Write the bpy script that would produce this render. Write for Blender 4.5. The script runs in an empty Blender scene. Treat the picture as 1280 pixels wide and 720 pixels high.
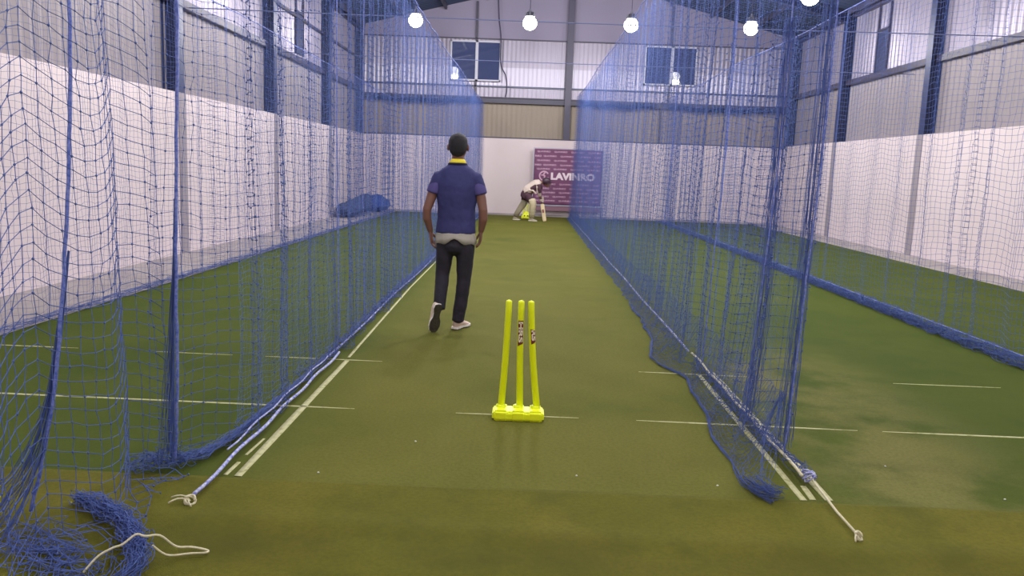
import bpy, bmesh, math, random
import numpy as np
from mathutils import Vector, Matrix
random.seed(4); RNG = np.random.RandomState(11)
S = bpy.context.scene; C = S.collection; PI = math.pi

# ------------------------------------------------------------------ helpers
def srgb(r, g, b):
    f = lambda c: (c/255/12.92) if c/255 <= .04045 else ((c/255+.055)/1.055)**2.4
    return (f(r), f(g), f(b), 1)
def tag(o, label=None, cat=None, group=None, kind=None):
    if label: o['label'] = label
    if cat: o['category'] = cat
    if group: o['group'] = group
    if kind: o['kind'] = kind
    return o
def thing(name, label, cat, loc=(0, 0, 0), group=None):
    o = bpy.data.objects.new(name, None); C.objects.link(o); o.location = loc
    o.empty_display_size = .2
    return tag(o, label, cat, group)
def setpar(o, p):
    if p is not None:
        o.parent = p
        loc = Vector((0, 0, 0)); q = p
        while q: loc += q.location; q = q.parent
        o.location = -loc            # mesh data is written in world coordinates
def link(name, me, mat, parent=None, smooth=False):
    o = bpy.data.objects.new(name, me); C.objects.link(o)
    if mat is not None: me.materials.append(mat)
    setpar(o, parent)
    if smooth:
        me.polygons.foreach_set('use_smooth', [True]*len(me.polygons)); me.update()
    return o
def bmobj(name, bm, mat, parent=None, smooth=False):
    bmesh.ops.recalc_face_normals(bm, faces=bm.faces)
    me = bpy.data.meshes.new(name); bm.to_mesh(me); bm.free()
    return link(name, me, mat, parent, smooth)
def box(bm, x0, x1, y0, y1, z0, z1, bev=0, M=None):
    t = bmesh.new()
    bmesh.ops.create_cube(t, size=1)
    for v in t.verts:
        v.co = Vector((x0+(v.co.x+.5)*(x1-x0), y0+(v.co.y+.5)*(y1-y0), z0+(v.co.z+.5)*(z1-z0)))
    if bev: bmesh.ops.bevel(t, geom=list(t.edges), offset=bev, segments=2, affect='EDGES')
    if M: bmesh.ops.transform(t, matrix=M, verts=t.verts)
    join(bm, t)
def join(bm, t):
    me = bpy.data.meshes.new('tmp'); t.to_mesh(me); t.free(); bm.from_mesh(me); bpy.data.meshes.remove(me)
def boxo(name, x0, x1, y0, y1, z0, z1, mat, parent=None, bev=0):
    bm = bmesh.new(); box(bm, x0, x1, y0, y1, z0, z1, bev); return bmobj(name, bm, mat, parent)
def loft(bm, rings, n=16, ref=(0, 1, 0), horiz=False, power=1.0):
    """rings: (x,y,z,ra,rb); ra across ref-perp axis, rb along ref. closed tube."""
    P = [Vector(r[:3]) for r in rings]; loops = []
    for i, r in enumerate(rings):
        if horiz: a, b = Vector((1, 0, 0)), Vector((0, 1, 0))
        else:
            d = (P[min(i+1, len(P)-1)]-P[max(i-1, 0)]).normalized()
            b = Vector(ref)-d*Vector(ref).dot(d)
            if b.length < 1e-3: b = Vector((1, 0, 0))-d*d.x
            b.normalize(); a = d.cross(b)
        L = []
        for k in range(n):
            t = 2*PI*k/n; c, s = math.cos(t), math.sin(t)
            if power != 1: c = math.copysign(abs(c)**power, c); s = math.copysign(abs(s)**power, s)
            L.append(bm.verts.new(P[i]+a*c*r[3]+b*s*r[4]))
        loops.append(L)
    for i in range(len(loops)-1):
        for k in range(n):
            bm.faces.new((loops[i][k], loops[i][(k+1) % n], loops[i+1][(k+1) % n], loops[i+1][k]))
    for L, sgn in ((loops[0], -1), (loops[-1], 1)):
        i = 0 if sgn < 0 else len(P)-1
        d = (P[0]-P[1]).normalized() if sgn < 0 else (P[-1]-P[-2]).normalized()
        rr = min(rings[i][3], rings[i][4])
        c = bm.verts.new(P[i]+d*rr*.45)
        for k in range(n): bm.faces.new((L[k], L[(k+1) % n], c))
def cyl(bm, p, q, r, r2=None, n=12):
    r2 = r if r2 is None else r2
    p = Vector(p); q = Vector(q); d = (q-p).normalized(); a = d.orthogonal().normalized(); b = d.cross(a)
    A = [bm.verts.new(p+(a*math.cos(2*PI*k/n)+b*math.sin(2*PI*k/n))*r) for k in range(n)]
    B = [bm.verts.new(q+(a*math.cos(2*PI*k/n)+b*math.sin(2*PI*k/n))*r2) for k in range(n)]
    for k in range(n): bm.faces.new((A[k], A[(k+1) % n], B[(k+1) % n], B[k]))
    bm.faces.new(A[::-1]); bm.faces.new(B)
def ball(bm, c, rx, ry, rz, M=None, seg=20):
    t = bmesh.new(); bmesh.ops.create_uvsphere(t, u_segments=seg, v_segments=seg//2+2, radius=1)
    for v in t.verts: v.co = Vector((v.co.x*rx, v.co.y*ry, v.co.z*rz))
    if M: bmesh.ops.transform(t, matrix=M, verts=t.verts)
    bmesh.ops.translate(t, vec=Vector(c), verts=t.verts); join(bm, t)
def np_mesh(name, V, F):
    me = bpy.data.meshes.new(name); V = np.asarray(V, np.float32); F = np.asarray(F, np.int32)
    me.vertices.add(len(V)); me.vertices.foreach_set('co', V.ravel())
    k = F.shape[1]
    me.loops.add(F.size); me.loops.foreach_set('vertex_index', F.ravel())
    me.polygons.add(len(F)); me.polygons.foreach_set('loop_start', np.arange(0, F.size, k, dtype=np.int32))
    me.update(calc_edges=True); return me
def seg_arrays(A, B, r, off=0):
    """three-sided rods between point arrays A and B"""
    A = np.asarray(A, float); B = np.asarray(B, float); d = B-A; L = np.linalg.norm(d, axis=1)
    k = L > 1e-3; A, B, d, L = A[k], B[k], d[k], L[k]; d = d/L[:, None]
    r = np.broadcast_to(r, k.shape)[k][:, None] if np.ndim(r) else r
    h = np.where(np.abs(d[:, 2:3]) > .8, np.array([[1., 0, 0]]), np.array([[0, 0, 1.]]))
    a = np.cross(d, h); a /= np.linalg.norm(a, axis=1)[:, None]; b = np.cross(d, a)
    vs = []
    for P in (A, B):
        for t in range(3): vs.append(P+(a*math.cos(2.094*t)+b*math.sin(2.094*t))*r)
    V = np.stack(vs, 1).reshape(-1, 3); n = len(A); o = (np.arange(n)*6)[:, None]+off
    F = np.concatenate([o+np.array([[t, (t+1) % 3, 3+(t+1) % 3, 3+t]]) for t in range(3)], 0)
    return V, F
def rods(name, A, B, r, mat, parent=None):
    V, F = seg_arrays(A, B, r); return link(name, np_mesh(name, V, F), mat, parent, True)
def poly_tube(name, pts, r, mat, parent=None, n=8, curly=None):
    bm = bmesh.new(); rings = [(p[0], p[1], p[2], r, r) for p in pts]
    loft(bm, rings, n=n, ref=(0.13, .21, .97) if abs(pts[-1][2]-pts[0][2]) < .5 else (1, .2, 0))
    return bmobj(name, bm, mat, parent, True)
def smooth_path(P, n):
    P = np.asarray(P, float); t = np.linspace(0, len(P)-1, n); out = []
    for u in t:
        i = min(int(u), len(P)-2); f = u-i
        p0, p1, p2, p3 = P[max(i-1, 0)], P[i], P[i+1], P[min(i+2, len(P)-1)]
        out.append(.5*((2*p1)+(-p0+p2)*f+(2*p0-5*p1+4*p2-p3)*f*f+(-p0+3*p1-3*p2+p3)*f**3))
    return np.array(out)
def bunch(name, path, rad, count, r, mat, parent=None, flat=.7, seed=1, step=.035, zmin=.008, wild=1):
    """bundle of many loose twine strands following a path"""
    rng = np.random.RandomState(seed); path = np.asarray(path, float)
    L = np.linalg.norm(np.diff(path, axis=0), axis=1).sum(); n = max(8, int(L/step)); base = smooth_path(path, n)
    rad = np.interp(np.linspace(0, 1, n), np.linspace(0, 1, len(rad)), rad) if np.ndim(rad) else np.full(n, rad)
    As, Bs = [], []
    for s in range(count):
        q = np.zeros((n, 3)); k = np.arange(n)
        for ax in range(3):
            ph = rng.uniform(0, 6.28, 3); fr = rng.uniform(.15, .8, 3)
            q[:, ax] = rng.normal(0, .5)+(.4*np.sin(k*fr[0]+ph[0])+.3*np.sin(k*fr[1]*1.7+ph[1])+.06*rng.normal(0, 1, n))*wild
        q *= rad[:, None]; q[:, 2] *= flat
        P = base+q; P[:, 2] = np.maximum(P[:, 2], zmin+rng.uniform(0, .006))
        a, b = sorted(rng.choice(n, 2, replace=False)) if (s % 3 and wild == 1) else (0, n-1)
        if b-a < 4: a, b = 0, n-1
        As.append(P[a:b]); Bs.append(P[a+1:b+1])
    return rods(name, np.concatenate(As), np.concatenate(Bs), r, mat, parent)
def text_mesh(txt, size, bold=.0, align='CENTER'):
    cu = bpy.data.curves.new('t', 'FONT'); cu.body = txt; cu.size = size; cu.align_x = align; cu.align_y = 'CENTER'
    cu.offset = bold; cu.extrude = 0.0; cu.resolution_u = 4
    o = bpy.data.objects.new('t', cu); C.objects.link(o)
    dg = bpy.context.evaluated_depsgraph_get(); dg.update()
    me = bpy.data.meshes.new_from_object(o.evaluated_get(dg)); bpy.data.objects.remove(o); return me

# ------------------------------------------------------------------ materials
def mat(name, col, rough=.6, metal=0, spec=.5, noise=None, bump=None, emit=None, estr=1, coord='Object'):
    m = bpy.data.materials.new(name); m.use_nodes = True; nt = m.node_tree; b = nt.nodes['Principled BSDF']
    b.inputs['Base Color'].default_value = col; b.inputs['Roughness'].default_value = rough
    b.inputs['Metallic'].default_value = metal; b.inputs['Specular IOR Level'].default_value = spec
    tc = nt.nodes.new('ShaderNodeTexCoord')
    if noise:
        sc, amt, col2 = noise
        n = nt.nodes.new('ShaderNodeTexNoise'); n.inputs['Scale'].default_value = sc; n.inputs['Detail'].default_value = 6
        n.inputs['Roughness'].default_value = .65
        mx = nt.nodes.new('ShaderNodeMix'); mx.data_type = 'RGBA'
        mp = nt.nodes.new('ShaderNodeMapRange'); mp.inputs[1].default_value = .35; mp.inputs[2].default_value = .65; mp.inputs[4].default_value = amt
        nt.links.new(tc.outputs[coord], n.inputs['Vector']); nt.links.new(n.outputs['Fac'], mp.inputs[0])
        nt.links.new(mp.outputs[0], mx.inputs[0]); mx.inputs[6].default_value = col; mx.inputs[7].default_value = col2
        nt.links.new(mx.outputs[2], b.inputs['Base Color'])
    if bump:
        sc, st = bump
        n2 = nt.nodes.new('ShaderNodeTexNoise'); n2.inputs['Scale'].default_value = sc; n2.inputs['Detail'].default_value = 4
        bp = nt.nodes.new('ShaderNodeBump'); bp.inputs['Strength'].default_value = st; bp.inputs['Distance'].default_value = .01
        nt.links.new(tc.outputs[coord], n2.inputs['Vector']); nt.links.new(n2.outputs['Fac'], bp.inputs['Height'])
        nt.links.new(bp.outputs[0], b.inputs['Normal'])
    if emit:
        b.inputs['Emission Color'].default_value = emit; b.inputs['Emission Strength'].default_value = estr
    return m
M = {}
M['wall'] = mat('white_plaster', srgb(216, 203, 205), .8, noise=(.6, .5, srgb(206, 192, 190)), bump=(14, .15))
M['conc'] = mat('concrete', srgb(168, 160, 158), .8, noise=(1.5, .8, srgb(140, 133, 132)), bump=(30, .3))
M['grey_paint'] = mat('grey_paint', srgb(150, 142, 148), .6)
M['blue_steel'] = mat('blue_steel', srgb(34, 44, 80), .45, noise=(3, .5, srgb(30, 38, 68)))
M['blue_light'] = mat('blue_steel_flange', srgb(32, 46, 86), .4)
M['dark_steel'] = mat('dark_steel', srgb(58, 56, 76), .5)
M['post'] = mat('post_steel', srgb(66, 62, 84), .5)
M['girt'] = mat('girt_steel', srgb(54, 50, 68), .45)
M['sheet'] = mat('galvanised_sheet', srgb(146, 140, 156), .42, metal=.3, spec=.5, noise=(.5, .5, srgb(126, 122, 136)))
M['sheet_shiny'] = mat('bright_sheet', srgb(152, 148, 164), .38, metal=.3, spec=.6)
M['sheet_low'] = mat('beige_sheet', srgb(142, 135, 138), .6, metal=.1, noise=(.4, .5, srgb(132, 125, 128)))
M['gable'] = mat('gable_sheet', srgb(128, 122, 144), .6, metal=.1)
M['beige'] = mat('beige_panel', srgb(142, 130, 116), .6, metal=.0)
M['roof'] = mat('roof_sheet', srgb(50, 62, 90), .6)
M['white_frame'] = mat('white_frame', srgb(176, 176, 192), .4)
M['glass'] = mat('dark_glass', srgb(62, 70, 106), .03, spec=.9)
M['lamp'] = mat('lamp_diffuser', (1, 1, 1, 1), .3, emit=(1, .97, 1, 1), estr=16)
M['lamp_body'] = mat('lamp_body', srgb(120, 120, 130), .4, metal=.6)
M['net'] = mat('blue_twine', srgb(78, 97, 158), .7, spec=.2)
M['veil'] = mat('pale_blue_haze_twine', srgb(98, 126, 192), .7, spec=.2)  # paler blue imitating haze, only for the added net layer
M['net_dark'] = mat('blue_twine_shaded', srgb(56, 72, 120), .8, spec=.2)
M['cord'] = mat('blue_cord', srgb(66, 92, 180), .6, noise=(60, .7, srgb(150, 160, 220)))
M['cordw'] = mat('blue_white_cord', srgb(86, 92, 196), .6, noise=(45, 1, srgb(206, 210, 225)))
M['rope'] = mat('pale_rope', srgb(214, 208, 180), .8, noise=(90, .6, srgb(180, 170, 120)))
M['wire'] = mat('steel_wire', srgb(84, 92, 130), .5)
M['cable'] = mat('dark_cable', srgb(60, 56, 80), .6)
M['neon'] = mat('neon_plastic', srgb(236, 248, 8), .38, spec=.5)
M['neon_base'] = mat('neon_plastic_base', srgb(244, 255, 30), .4, spec=.5)
M['sticker'] = mat('maroon_sticker', srgb(112, 40, 34), .4)
M['letter'] = mat('white_letter', srgb(238, 226, 200), .5)
M['skin'] = mat('skin', srgb(122, 84, 70), .55, noise=(12, .4, srgb(108, 72, 60)))
M['hair'] = mat('hair', srgb(24, 20, 26), .7, bump=(160, .8))
M['shirt'] = mat('blue_shirt', srgb(48, 49, 100), .8, noise=(5, .4, srgb(40, 41, 90)), bump=(9, .5))
M['sleeve'] = mat('violet_sleeve', srgb(78, 70, 126), .8, bump=(9, .4))
M['collar'] = mat('yellow_collar', srgb(228, 208, 40), .7)
M['navy'] = mat('navy_trim', srgb(30, 26, 48), .8)
M['undershirt'] = mat('grey_undershirt', srgb(176, 170, 160), .85, noise=(16, .5, srgb(150, 144, 134)))
M['trousers'] = mat('dark_trousers', srgb(34, 31, 42), .85, noise=(5, .6, srgb(42, 35, 50)), bump=(10, .4))
M['shoe'] = mat('pale_shoe', srgb(222, 204, 190), .6, noise=(30, .4, srgb(214, 160, 140)))
M['sole_w'] = mat('white_midsole', srgb(232, 226, 214), .5)
M['sole'] = mat('dark_sole', srgb(52, 46, 38), .7, noise=(40, .6, srgb(80, 74, 62)), bump=(60, .7))
M['pad'] = mat('cream_pad', srgb(190, 178, 146), .7)
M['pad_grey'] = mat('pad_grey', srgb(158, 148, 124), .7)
M['bshirt'] = mat('pale_cricket_shirt', srgb(206, 190, 178), .8)
M['bdark'] = mat('dark_panel', srgb(72, 44, 58), .8)
M['helmet'] = mat('dark_helmet', srgb(58, 36, 52), .4)
M['grille'] = mat('helmet_grille', srgb(130, 100, 110), .4, metal=.6)
M['wood'] = mat('willow', srgb(214, 196, 156), .6, noise=(20, .4, srgb(190, 170, 130)))
M['black'] = mat('black_rubber', srgb(26, 24, 28), .6)
M['banner'] = mat('purple_banner', srgb(118, 66, 104), .55, noise=(2.2, .7, srgb(98, 52, 90)))
M['banner_txt'] = mat('banner_text', srgb(206, 166, 188), .6)
M['banner_big'] = mat('banner_big_text', srgb(232, 214, 222), .6)
M['heap_dark'] = mat('slate_net_heap', srgb(48, 60, 96), .9, noise=(14, .9, srgb(70, 84, 124)), bump=(26, 1))
M['heap_blue'] = mat('blue_net_heap', srgb(44, 66, 140), .9, noise=(14, .9, srgb(66, 92, 176)), bump=(26, 1))
M['gravel'] = mat('white_speck', srgb(220, 222, 210), .6)

def turf_material(name, near):
    m = bpy.data.materials.new(name); m.use_nodes = True; nt = m.node_tree; N = nt.nodes; L = nt.links
    b = N['Principled BSDF']; b.inputs['Roughness'].default_value = .85; b.inputs['Specular IOR Level'].default_value = .1
    geo = N.new('ShaderNodeNewGeometry'); sep = N.new('ShaderNodeSeparateXYZ'); L.new(geo.outputs['Position'], sep.inputs[0])
    def noise(sc, det=4, vec=None):
        n = N.new('ShaderNodeTexNoise'); n.inputs['Scale'].default_value = sc; n.inputs['Detail'].default_value = det
        n.inputs['Roughness'].default_value = .6; L.new(vec or geo.outputs['Position'], n.inputs['Vector']); return n.outputs['Fac']
    def mr(src, a, c, d=0, e=1):
        n = N.new('ShaderNodeMapRange'); n.inputs[1].default_value = a; n.inputs[2].default_value = c
        n.inputs[3].default_value = d; n.inputs[4].default_value = e; n.interpolation_type = 'SMOOTHSTEP'; L.new(src, n.inputs[0]); return n.outputs[0]
    def mul(a, c, op='MULTIPLY'):
        n = N.new('ShaderNodeMath'); n.operation = op; n.use_clamp = (op == 'ADD')
        for i, v in enumerate((a, c)):
            if isinstance(v, (int, float)): n.inputs[i].default_value = v
            else: L.new(v, n.inputs[i])
        return n.outputs[0]
    def mix(f, a, c):
        n = N.new('ShaderNodeMix'); n.data_type = 'RGBA'; L.new(f, n.inputs[0])
        for i, v in ((6, a), (7, c)):
            if isinstance(v, tuple): n.inputs[i].default_value = v
            else: L.new(v, n.inputs[i])
        return n.outputs[2]
    def window(axis, lo0, lo1, hi0, hi1): return mul(mr(sep.outputs[axis], lo0, lo1), mr(sep.outputs[axis], hi0, hi1, 1, 0))
    x, y = 0, 1
    if near:
        col = mix(mr(noise(1.3, 6), .35, .65), srgb(93, 92, 28), srgb(106, 101, 34))
        col = mix(mul(mr(noise(3.1, 6), .45, .75), .6), col, srgb(74, 76, 23))
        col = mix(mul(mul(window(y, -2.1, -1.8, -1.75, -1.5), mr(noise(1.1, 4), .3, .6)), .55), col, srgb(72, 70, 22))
    else:
        green = mix(mr(noise(.9, 5), .3, .7), srgb(62, 78, 24), srgb(76, 88, 28))
        olive = mix(mr(noise(.8, 5), .3, .7), srgb(98, 99, 38), srgb(108, 106, 46))
        lane = window(x, -1.7, -.9, .9, 1.7)
        lane = mul(lane, mr(noise(.7, 4), .25, .5, .45, 1))
        col = mix(lane, green, olive)
        # worn dusty run-up patches on the right lane
        px = window(x, 1.3, 1.8, 2.1, 3.1); py = window(y, -1.6, -1.0, 1.0, 3.0)
        dust = mul(mul(px, py), mr(noise(1.3, 8), .36, .6))
        col = mix(mul(dust, .6), col, srgb(132, 124, 74))
        dk = mul(window(x, 2.2, 3.2, 6, 7), mr(noise(.8, 4), .45, .65)); col = mix(mul(dk, .5), col, srgb(72, 84, 26))
    fine = noise(55, 6)
    col = mix(mul(mr(fine, .35, .7), .38), col, srgb(70, 76, 24))
    L.new(col, b.inputs['Base Color'])
    bp = N.new('ShaderNodeBump'); bp.inputs['Strength'].default_value = .5; bp.inputs['Distance'].default_value = .008
    L.new(noise(220, 2), bp.inputs['Height']); L.new(bp.outputs[0], b.inputs['Normal'])
    return m
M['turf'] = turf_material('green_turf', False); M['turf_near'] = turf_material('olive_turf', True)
def paint_material():
    m = mat('worn_white_paint', srgb(196, 194, 150), .8); nt = m.node_tree; b = nt.nodes['Principled BSDF']
    geo = nt.nodes.new('ShaderNodeNewGeometry'); n = nt.nodes.new('ShaderNodeTexNoise'); n.inputs['Scale'].default_value = 22; n.inputs['Detail'].default_value = 5
    mp = nt.nodes.new('ShaderNodeMapRange'); mp.inputs[1].default_value = .5; mp.inputs[2].default_value = .72
    mx = nt.nodes.new('ShaderNodeMix'); mx.data_type = 'RGBA'
    mx.inputs[6].default_value = srgb(186, 184, 138); mx.inputs[7].default_value = srgb(140, 140, 80)
    nt.links.new(geo.outputs['Position'], n.inputs['Vector']); nt.links.new(n.outputs['Fac'], mp.inputs[0])
    nt.links.new(mp.outputs[0], mx.inputs[0]); nt.links.new(mx.outputs[2], b.inputs['Base Color']); return m
M['paint'] = paint_material()

# ------------------------------------------------------------------ room
XL, XR, YB, YF, ZW = -5.38, 8.18, 21.65, -9.0, 2.46
XLo, XRo = XL-.25, XR+.25
XM = (XL+XR)/2; EAVE = 5.86; RIDGE = 7.6
def roof_z(x): return EAVE+(RIDGE-EAVE)*(1-abs(x-XM)/(XRo-XM))
def struct(o, **k): return tag(o, kind='structure', **k)
struct(boxo('floor', XLo-.2, XRo+.2, YF-.2, YB+.4, -.2, -.012, M['conc']))
struct(boxo('wall_left', XL-.25, XL, YF, YB+.25, -.012, ZW, M['wall']))
struct(boxo('wall_right', XR, XR+.25, YF, YB+.25, -.012, ZW+.05, M['wall']))
struct(boxo('wall_back', XL, XR, YB, YB+.25, -.012, ZW, M['wall']))
struct(boxo('wall_front', XLo, XRo, YF-.25, YF, -.012, EAVE, M['wall']))

def corrugated(name, axis, fixed, a0, a1, z0, z1, mt, pitch=.14, depth=.009, sgn=1):
    """vertical-ribbed sheet; axis 'x': runs along x at y=fixed; z1 may be a function"""
    V, F = [], []; s = a0; prof = [(0, 0), (.35, 0), (.5, 1), (.85, 1)]
    pts = []
    while s < a1:
        for u, d in prof:
            q = s+u*pitch
            if q <= a1: pts.append((q, d*depth))
        s += pitch
    pts.append((a1, 0))
    for q, d in pts:
        zt = z1(q) if callable(z1) else z1
        for z in (z0, zt): V.append((q, fixed+sgn*d, z) if axis == 'x' else (fixed+sgn*d, q, z))
    for i in range(len(pts)-1): F.append((2*i, 2*i+2, 2*i+3, 2*i+1))
    return link(name, np_mesh(name, V, F), mt)
# side upper walls: a matt sheet below the girt, brighter sheet above
struct(corrugated('wall_left', 'y', XLo, YF, YB+.2, ZW, 3.9, M['sheet_low'], sgn=1, pitch=.19, depth=.03))
struct(corrugated('wall_left', 'y', XLo-.01, YF, YB+.2, 3.9, EAVE+.04, M['sheet'], pitch=.19, depth=.03))
struct(corrugated('wall_right', 'y', XRo, YF, YB+.2, ZW, 4.05, M['sheet_low'], sgn=-1, pitch=.19, depth=.02))
struct(corrugated('wall_right', 'y', XRo+.01, YF, YB+.2, 4.05, EAVE+.04, M['sheet'], pitch=.19, depth=.03, sgn=-1))
YU = YB+.2
struct(corrugated('wall_back', 'x', YU, XLo, XRo, ZW, 3.62, M['beige'], pitch=.16, depth=.012, sgn=-1))
struct(corrugated('wall_back', 'x', YU, XLo, XRo, 3.62, 4.07, M['sheet'], sgn=-1))
struct(corrugated('wall_back', 'x', YU-.01, XLo, XRo, 4.05, 4.70, M['sheet_shiny'], sgn=-1))
struct(corrugated('wall_back', 'x', YU, XLo, XRo, 4.70, 5.56, M['sheet'], sgn=-1))
bm = bmesh.new()
vs = [bm.verts.new(v) for v in ((XLo, YU, 5.56), (XRo, YU, 5.56), (XRo, YU, EAVE), (XM, YU, RIDGE), (XLo, YU, EAVE))]
bm.faces.new(vs); r = bmesh.ops.extrude_face_region(bm, geom=bm.faces[:]); bmesh.ops.translate(bm, vec=(0, .04, 0), verts=[v for v in r['geom'] if isinstance(v, bmesh.types.BMVert)])
struct(bmobj('wall_back', bm, M['gable']))
# roof: two ribbed slopes
for sx in (-1, 1):
    V, F = [], []; y = YF-.2; k = 0; xe = XLo-.1 if sx < 0 else XRo+.1
    ze = roof_z(XLo)-.03
    while y < YB+.4:
        for u, d in ((0, 0), (.09, 0), (.12, .03), (.2, .03)):
            V += [(XM, y+u, RIDGE+.02+d), (xe, y+u, ze+d)]
        y += .24
    for i in range(len(V)//2-1): F.append((2*i, 2*i+2, 2*i+3, 2*i+1))
    struct(link('ceiling', np_mesh('ceiling', V, F), M['roof']))
# purlins and rafters under the roof
def tilted_bar(bm, x0, z0, x1, z1, y0, y1, h):
    vs = []
    for x, z in ((x0, z0), (x1, z1), (x1, z1-h), (x0, z0-h)):
        vs.append((bm.verts.new((x, y0, z)), bm.verts.new((x, y1, z))))
    for i in range(4):
        a, b = vs[i], vs[(i+1) % 4]; bm.faces.new((a[0], b[0], b[1], a[1]))
    bm.faces.new([v[0] for v in vs]); bm.faces.new([v[1] for v in vs][::-1])
tn = 0
def trim(bm, mt):
    global tn; tn += 1
    return struct(bmobj('trim_%d' % tn, bm, mt))
for sx in (-1, 1):
    for k in range(6):
        x = XM+sx*(.3+k*1.3); bm = bmesh.new(); box(bm, x-.03, x+.03, YF, YB+.15, roof_z(x)-.13, roof_z(x)+.01); trim(bm, M['dark_steel'])
COLY = [-6.25, -1.55, 3.15, 7.85, 12.55, 17.3, 21.5]
for y in COLY[:-1]:
    for sx in (-1, 1):
        bm = bmesh.new(); xe = XLo+.05 if sx < 0 else XRo-.05
        for (za, hh, w) in ((-.14, .02, .09), (-.16, .14, .01), (-.30, .02, .09)):
            tilted_bar(bm, XM, RIDGE+za, xe, roof_z(xe)+za, y-w, y+w, hh)
        trim(bm, M['blue_steel'])
# girts
for x0, x1, z0, z1 in ((XLo+.03, XLo+.13, 3.80, 3.93), (XRo-.13, XRo-.03, 3.98, 4.12), (XLo+.03, XLo+.09, 4.82, 4.88), (XRo-.1, XRo-.02, 5.72, 5.86), (XLo+.02, XLo+.1, 5.72, 5.86)):
    bm = bmesh.new(); box(bm, x0, x1, YF, YB+.1, z0, z1, .005); trim(bm, M['girt'])
# back wall beam, thin girt, posts
bm = bmesh.new(); box(bm, XL-.15, XR+.15, YB+.02, YB+.15, 3.57, 3.60, 0); box(bm, XL-.15, XR+.15, YB+.07, YB+.09, 3.6, 3.73); box(bm, XL-.15, XR+.15, YB+.02, YB+.15, 3.73, 3.76); trim(bm, M['dark_steel'])
for z, h in ((5.55, .035), (4.07, .05)):
    bm = bmesh.new(); box(bm, XLo+.1, XRo-.1, YB+.1, YB+.16, z, z+h, .004); trim(bm, M['dark_steel'] if z > 5 else M['blue_light'])
for x in (-1.80, 4.4):
    bm = bmesh.new(); box(bm, x-.035, x+.035, YB+.1, YB+.15, 3.76, roof_z(x)-.1, .004); trim(bm, M['girt'])
bm = bmesh.new(); box(bm, 4.16, 4.22, YB+.1, YB+.16, ZW, 3.57, .004); trim(bm, M['girt'])
bm = bmesh.new(); box(bm, XL, XR, YB-.012, YB+.2, ZW, ZW+.035, .004); trim(bm, M['dark_steel'])
# grey painted strips of the encased columns on the lower walls, and skirtings
for y in COLY[:-1]:
    for x0, x1, zt in ((XL-.01, XL+.018, ZW), (XR-.018, XR+.01, ZW+.05)):
        bm = bmesh.new(); box(bm, x0, x1, y-.13, y+.13, -.012, zt, .004); trim(bm, M['grey_paint'])
bm = bmesh.new(); box(bm, XL, XR, YB-.03, YB, -.012, .05, .004); tag(bmobj('baseboard_back', bm, M['conc']), kind='structure')

# steel columns
def column(kind, x, y, label):
    t = thing('steel_column', label, 'column', (x, y, ZW), 'blue steel columns along the walls')
    zt = roof_z(x)-.1; parts = []
    def pb(nm, x0, x1, y0, y1, mt):
        boxo(nm, x0, x1, y0, y1, ZW, zt, mt, t, .003)
    if kind in 'LR':
        s = 1 if kind == 'L' else -1
        pb('flange', *sorted((x-s*.015, x)), y-.12, y+.12, M['blue_light'])
        pb('flange', *sorted((x-s*.245, x-s*.23)), y-.12, y+.12, M['blue_light'])
        pb('web', *sorted((x-s*.23, x-s*.015)), y-.008, y+.008, M['blue_steel'])
    else:
        pb('flange', x-.1, x+.1, y-.015, y, M['post']); pb('flange', x-.1, x+.1, y+.15, y+.165, M['post']); pb('web', x-.008, x+.008, y, y+.15, M['post'])
ordL = {3.15: 'near part of the left wall, beside the camera', 7.85: 'nearest in view on the left wall, behind the nearest hanging cords', 12.55: 'second in view on the left wall, before the small wall opening', 17.3: 'third in view on the left wall, beyond the small wall opening'}
ordR = {3.15: 'near part of the right wall, beside the camera', 7.85: 'near part of the right wall, just outside the picture', 12.55: 'nearest in view on the right wall, nearer than the small wall opening', 17.3: 'farther one on the right wall, beyond the small wall opening'}
for y in (7.85, 12.55, 17.3): column('L', XL, y, 'blue steel column, '+ordL[y])
for y in (12.55, 17.3): column('R', XR, y, 'blue steel column, '+ordR[y])
column('L', XL, YB-.12, 'blue steel column in the far left corner, above the heaped nets')
column('R', XR, YB-.12, 'blue steel column in the far right corner, behind the hanging net')
column('B', 1.19, YB+.0, 'tall grey steel column in the middle of the back wall above the banner')

# windows on the back wall
for i, (x0, x1, z0, z1, xm) in enumerate(((-2.62, -1.0, 4.24, 5.49, -1.80), (3.57, 5.24, 4.30, 5.52, 4.42))):
    bm = bmesh.new(); y0, y1 = YB+.03, YB+.11
    for a in ((x0, x1, z0, z0+.05), (x0, x1, z1-.05, z1), (x0, x0+.05, z0, z1), (x1-.05, x1, z0, z1), (xm-.02, xm+.07, z0, z1)):
        box(bm, a[0], a[1], y0, y1, a[2], a[3], .006)
    w = struct(bmobj('window_%d' % (i+1), bm, M['white_frame']))
    for a, c in ((x0+.05, xm-.02), (xm+.07, x1-.05)):
        g = boxo('pane', a, c, y0+.035, y0+.05, z0+.05, z1-.05, M['glass']); g.parent = w
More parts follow.
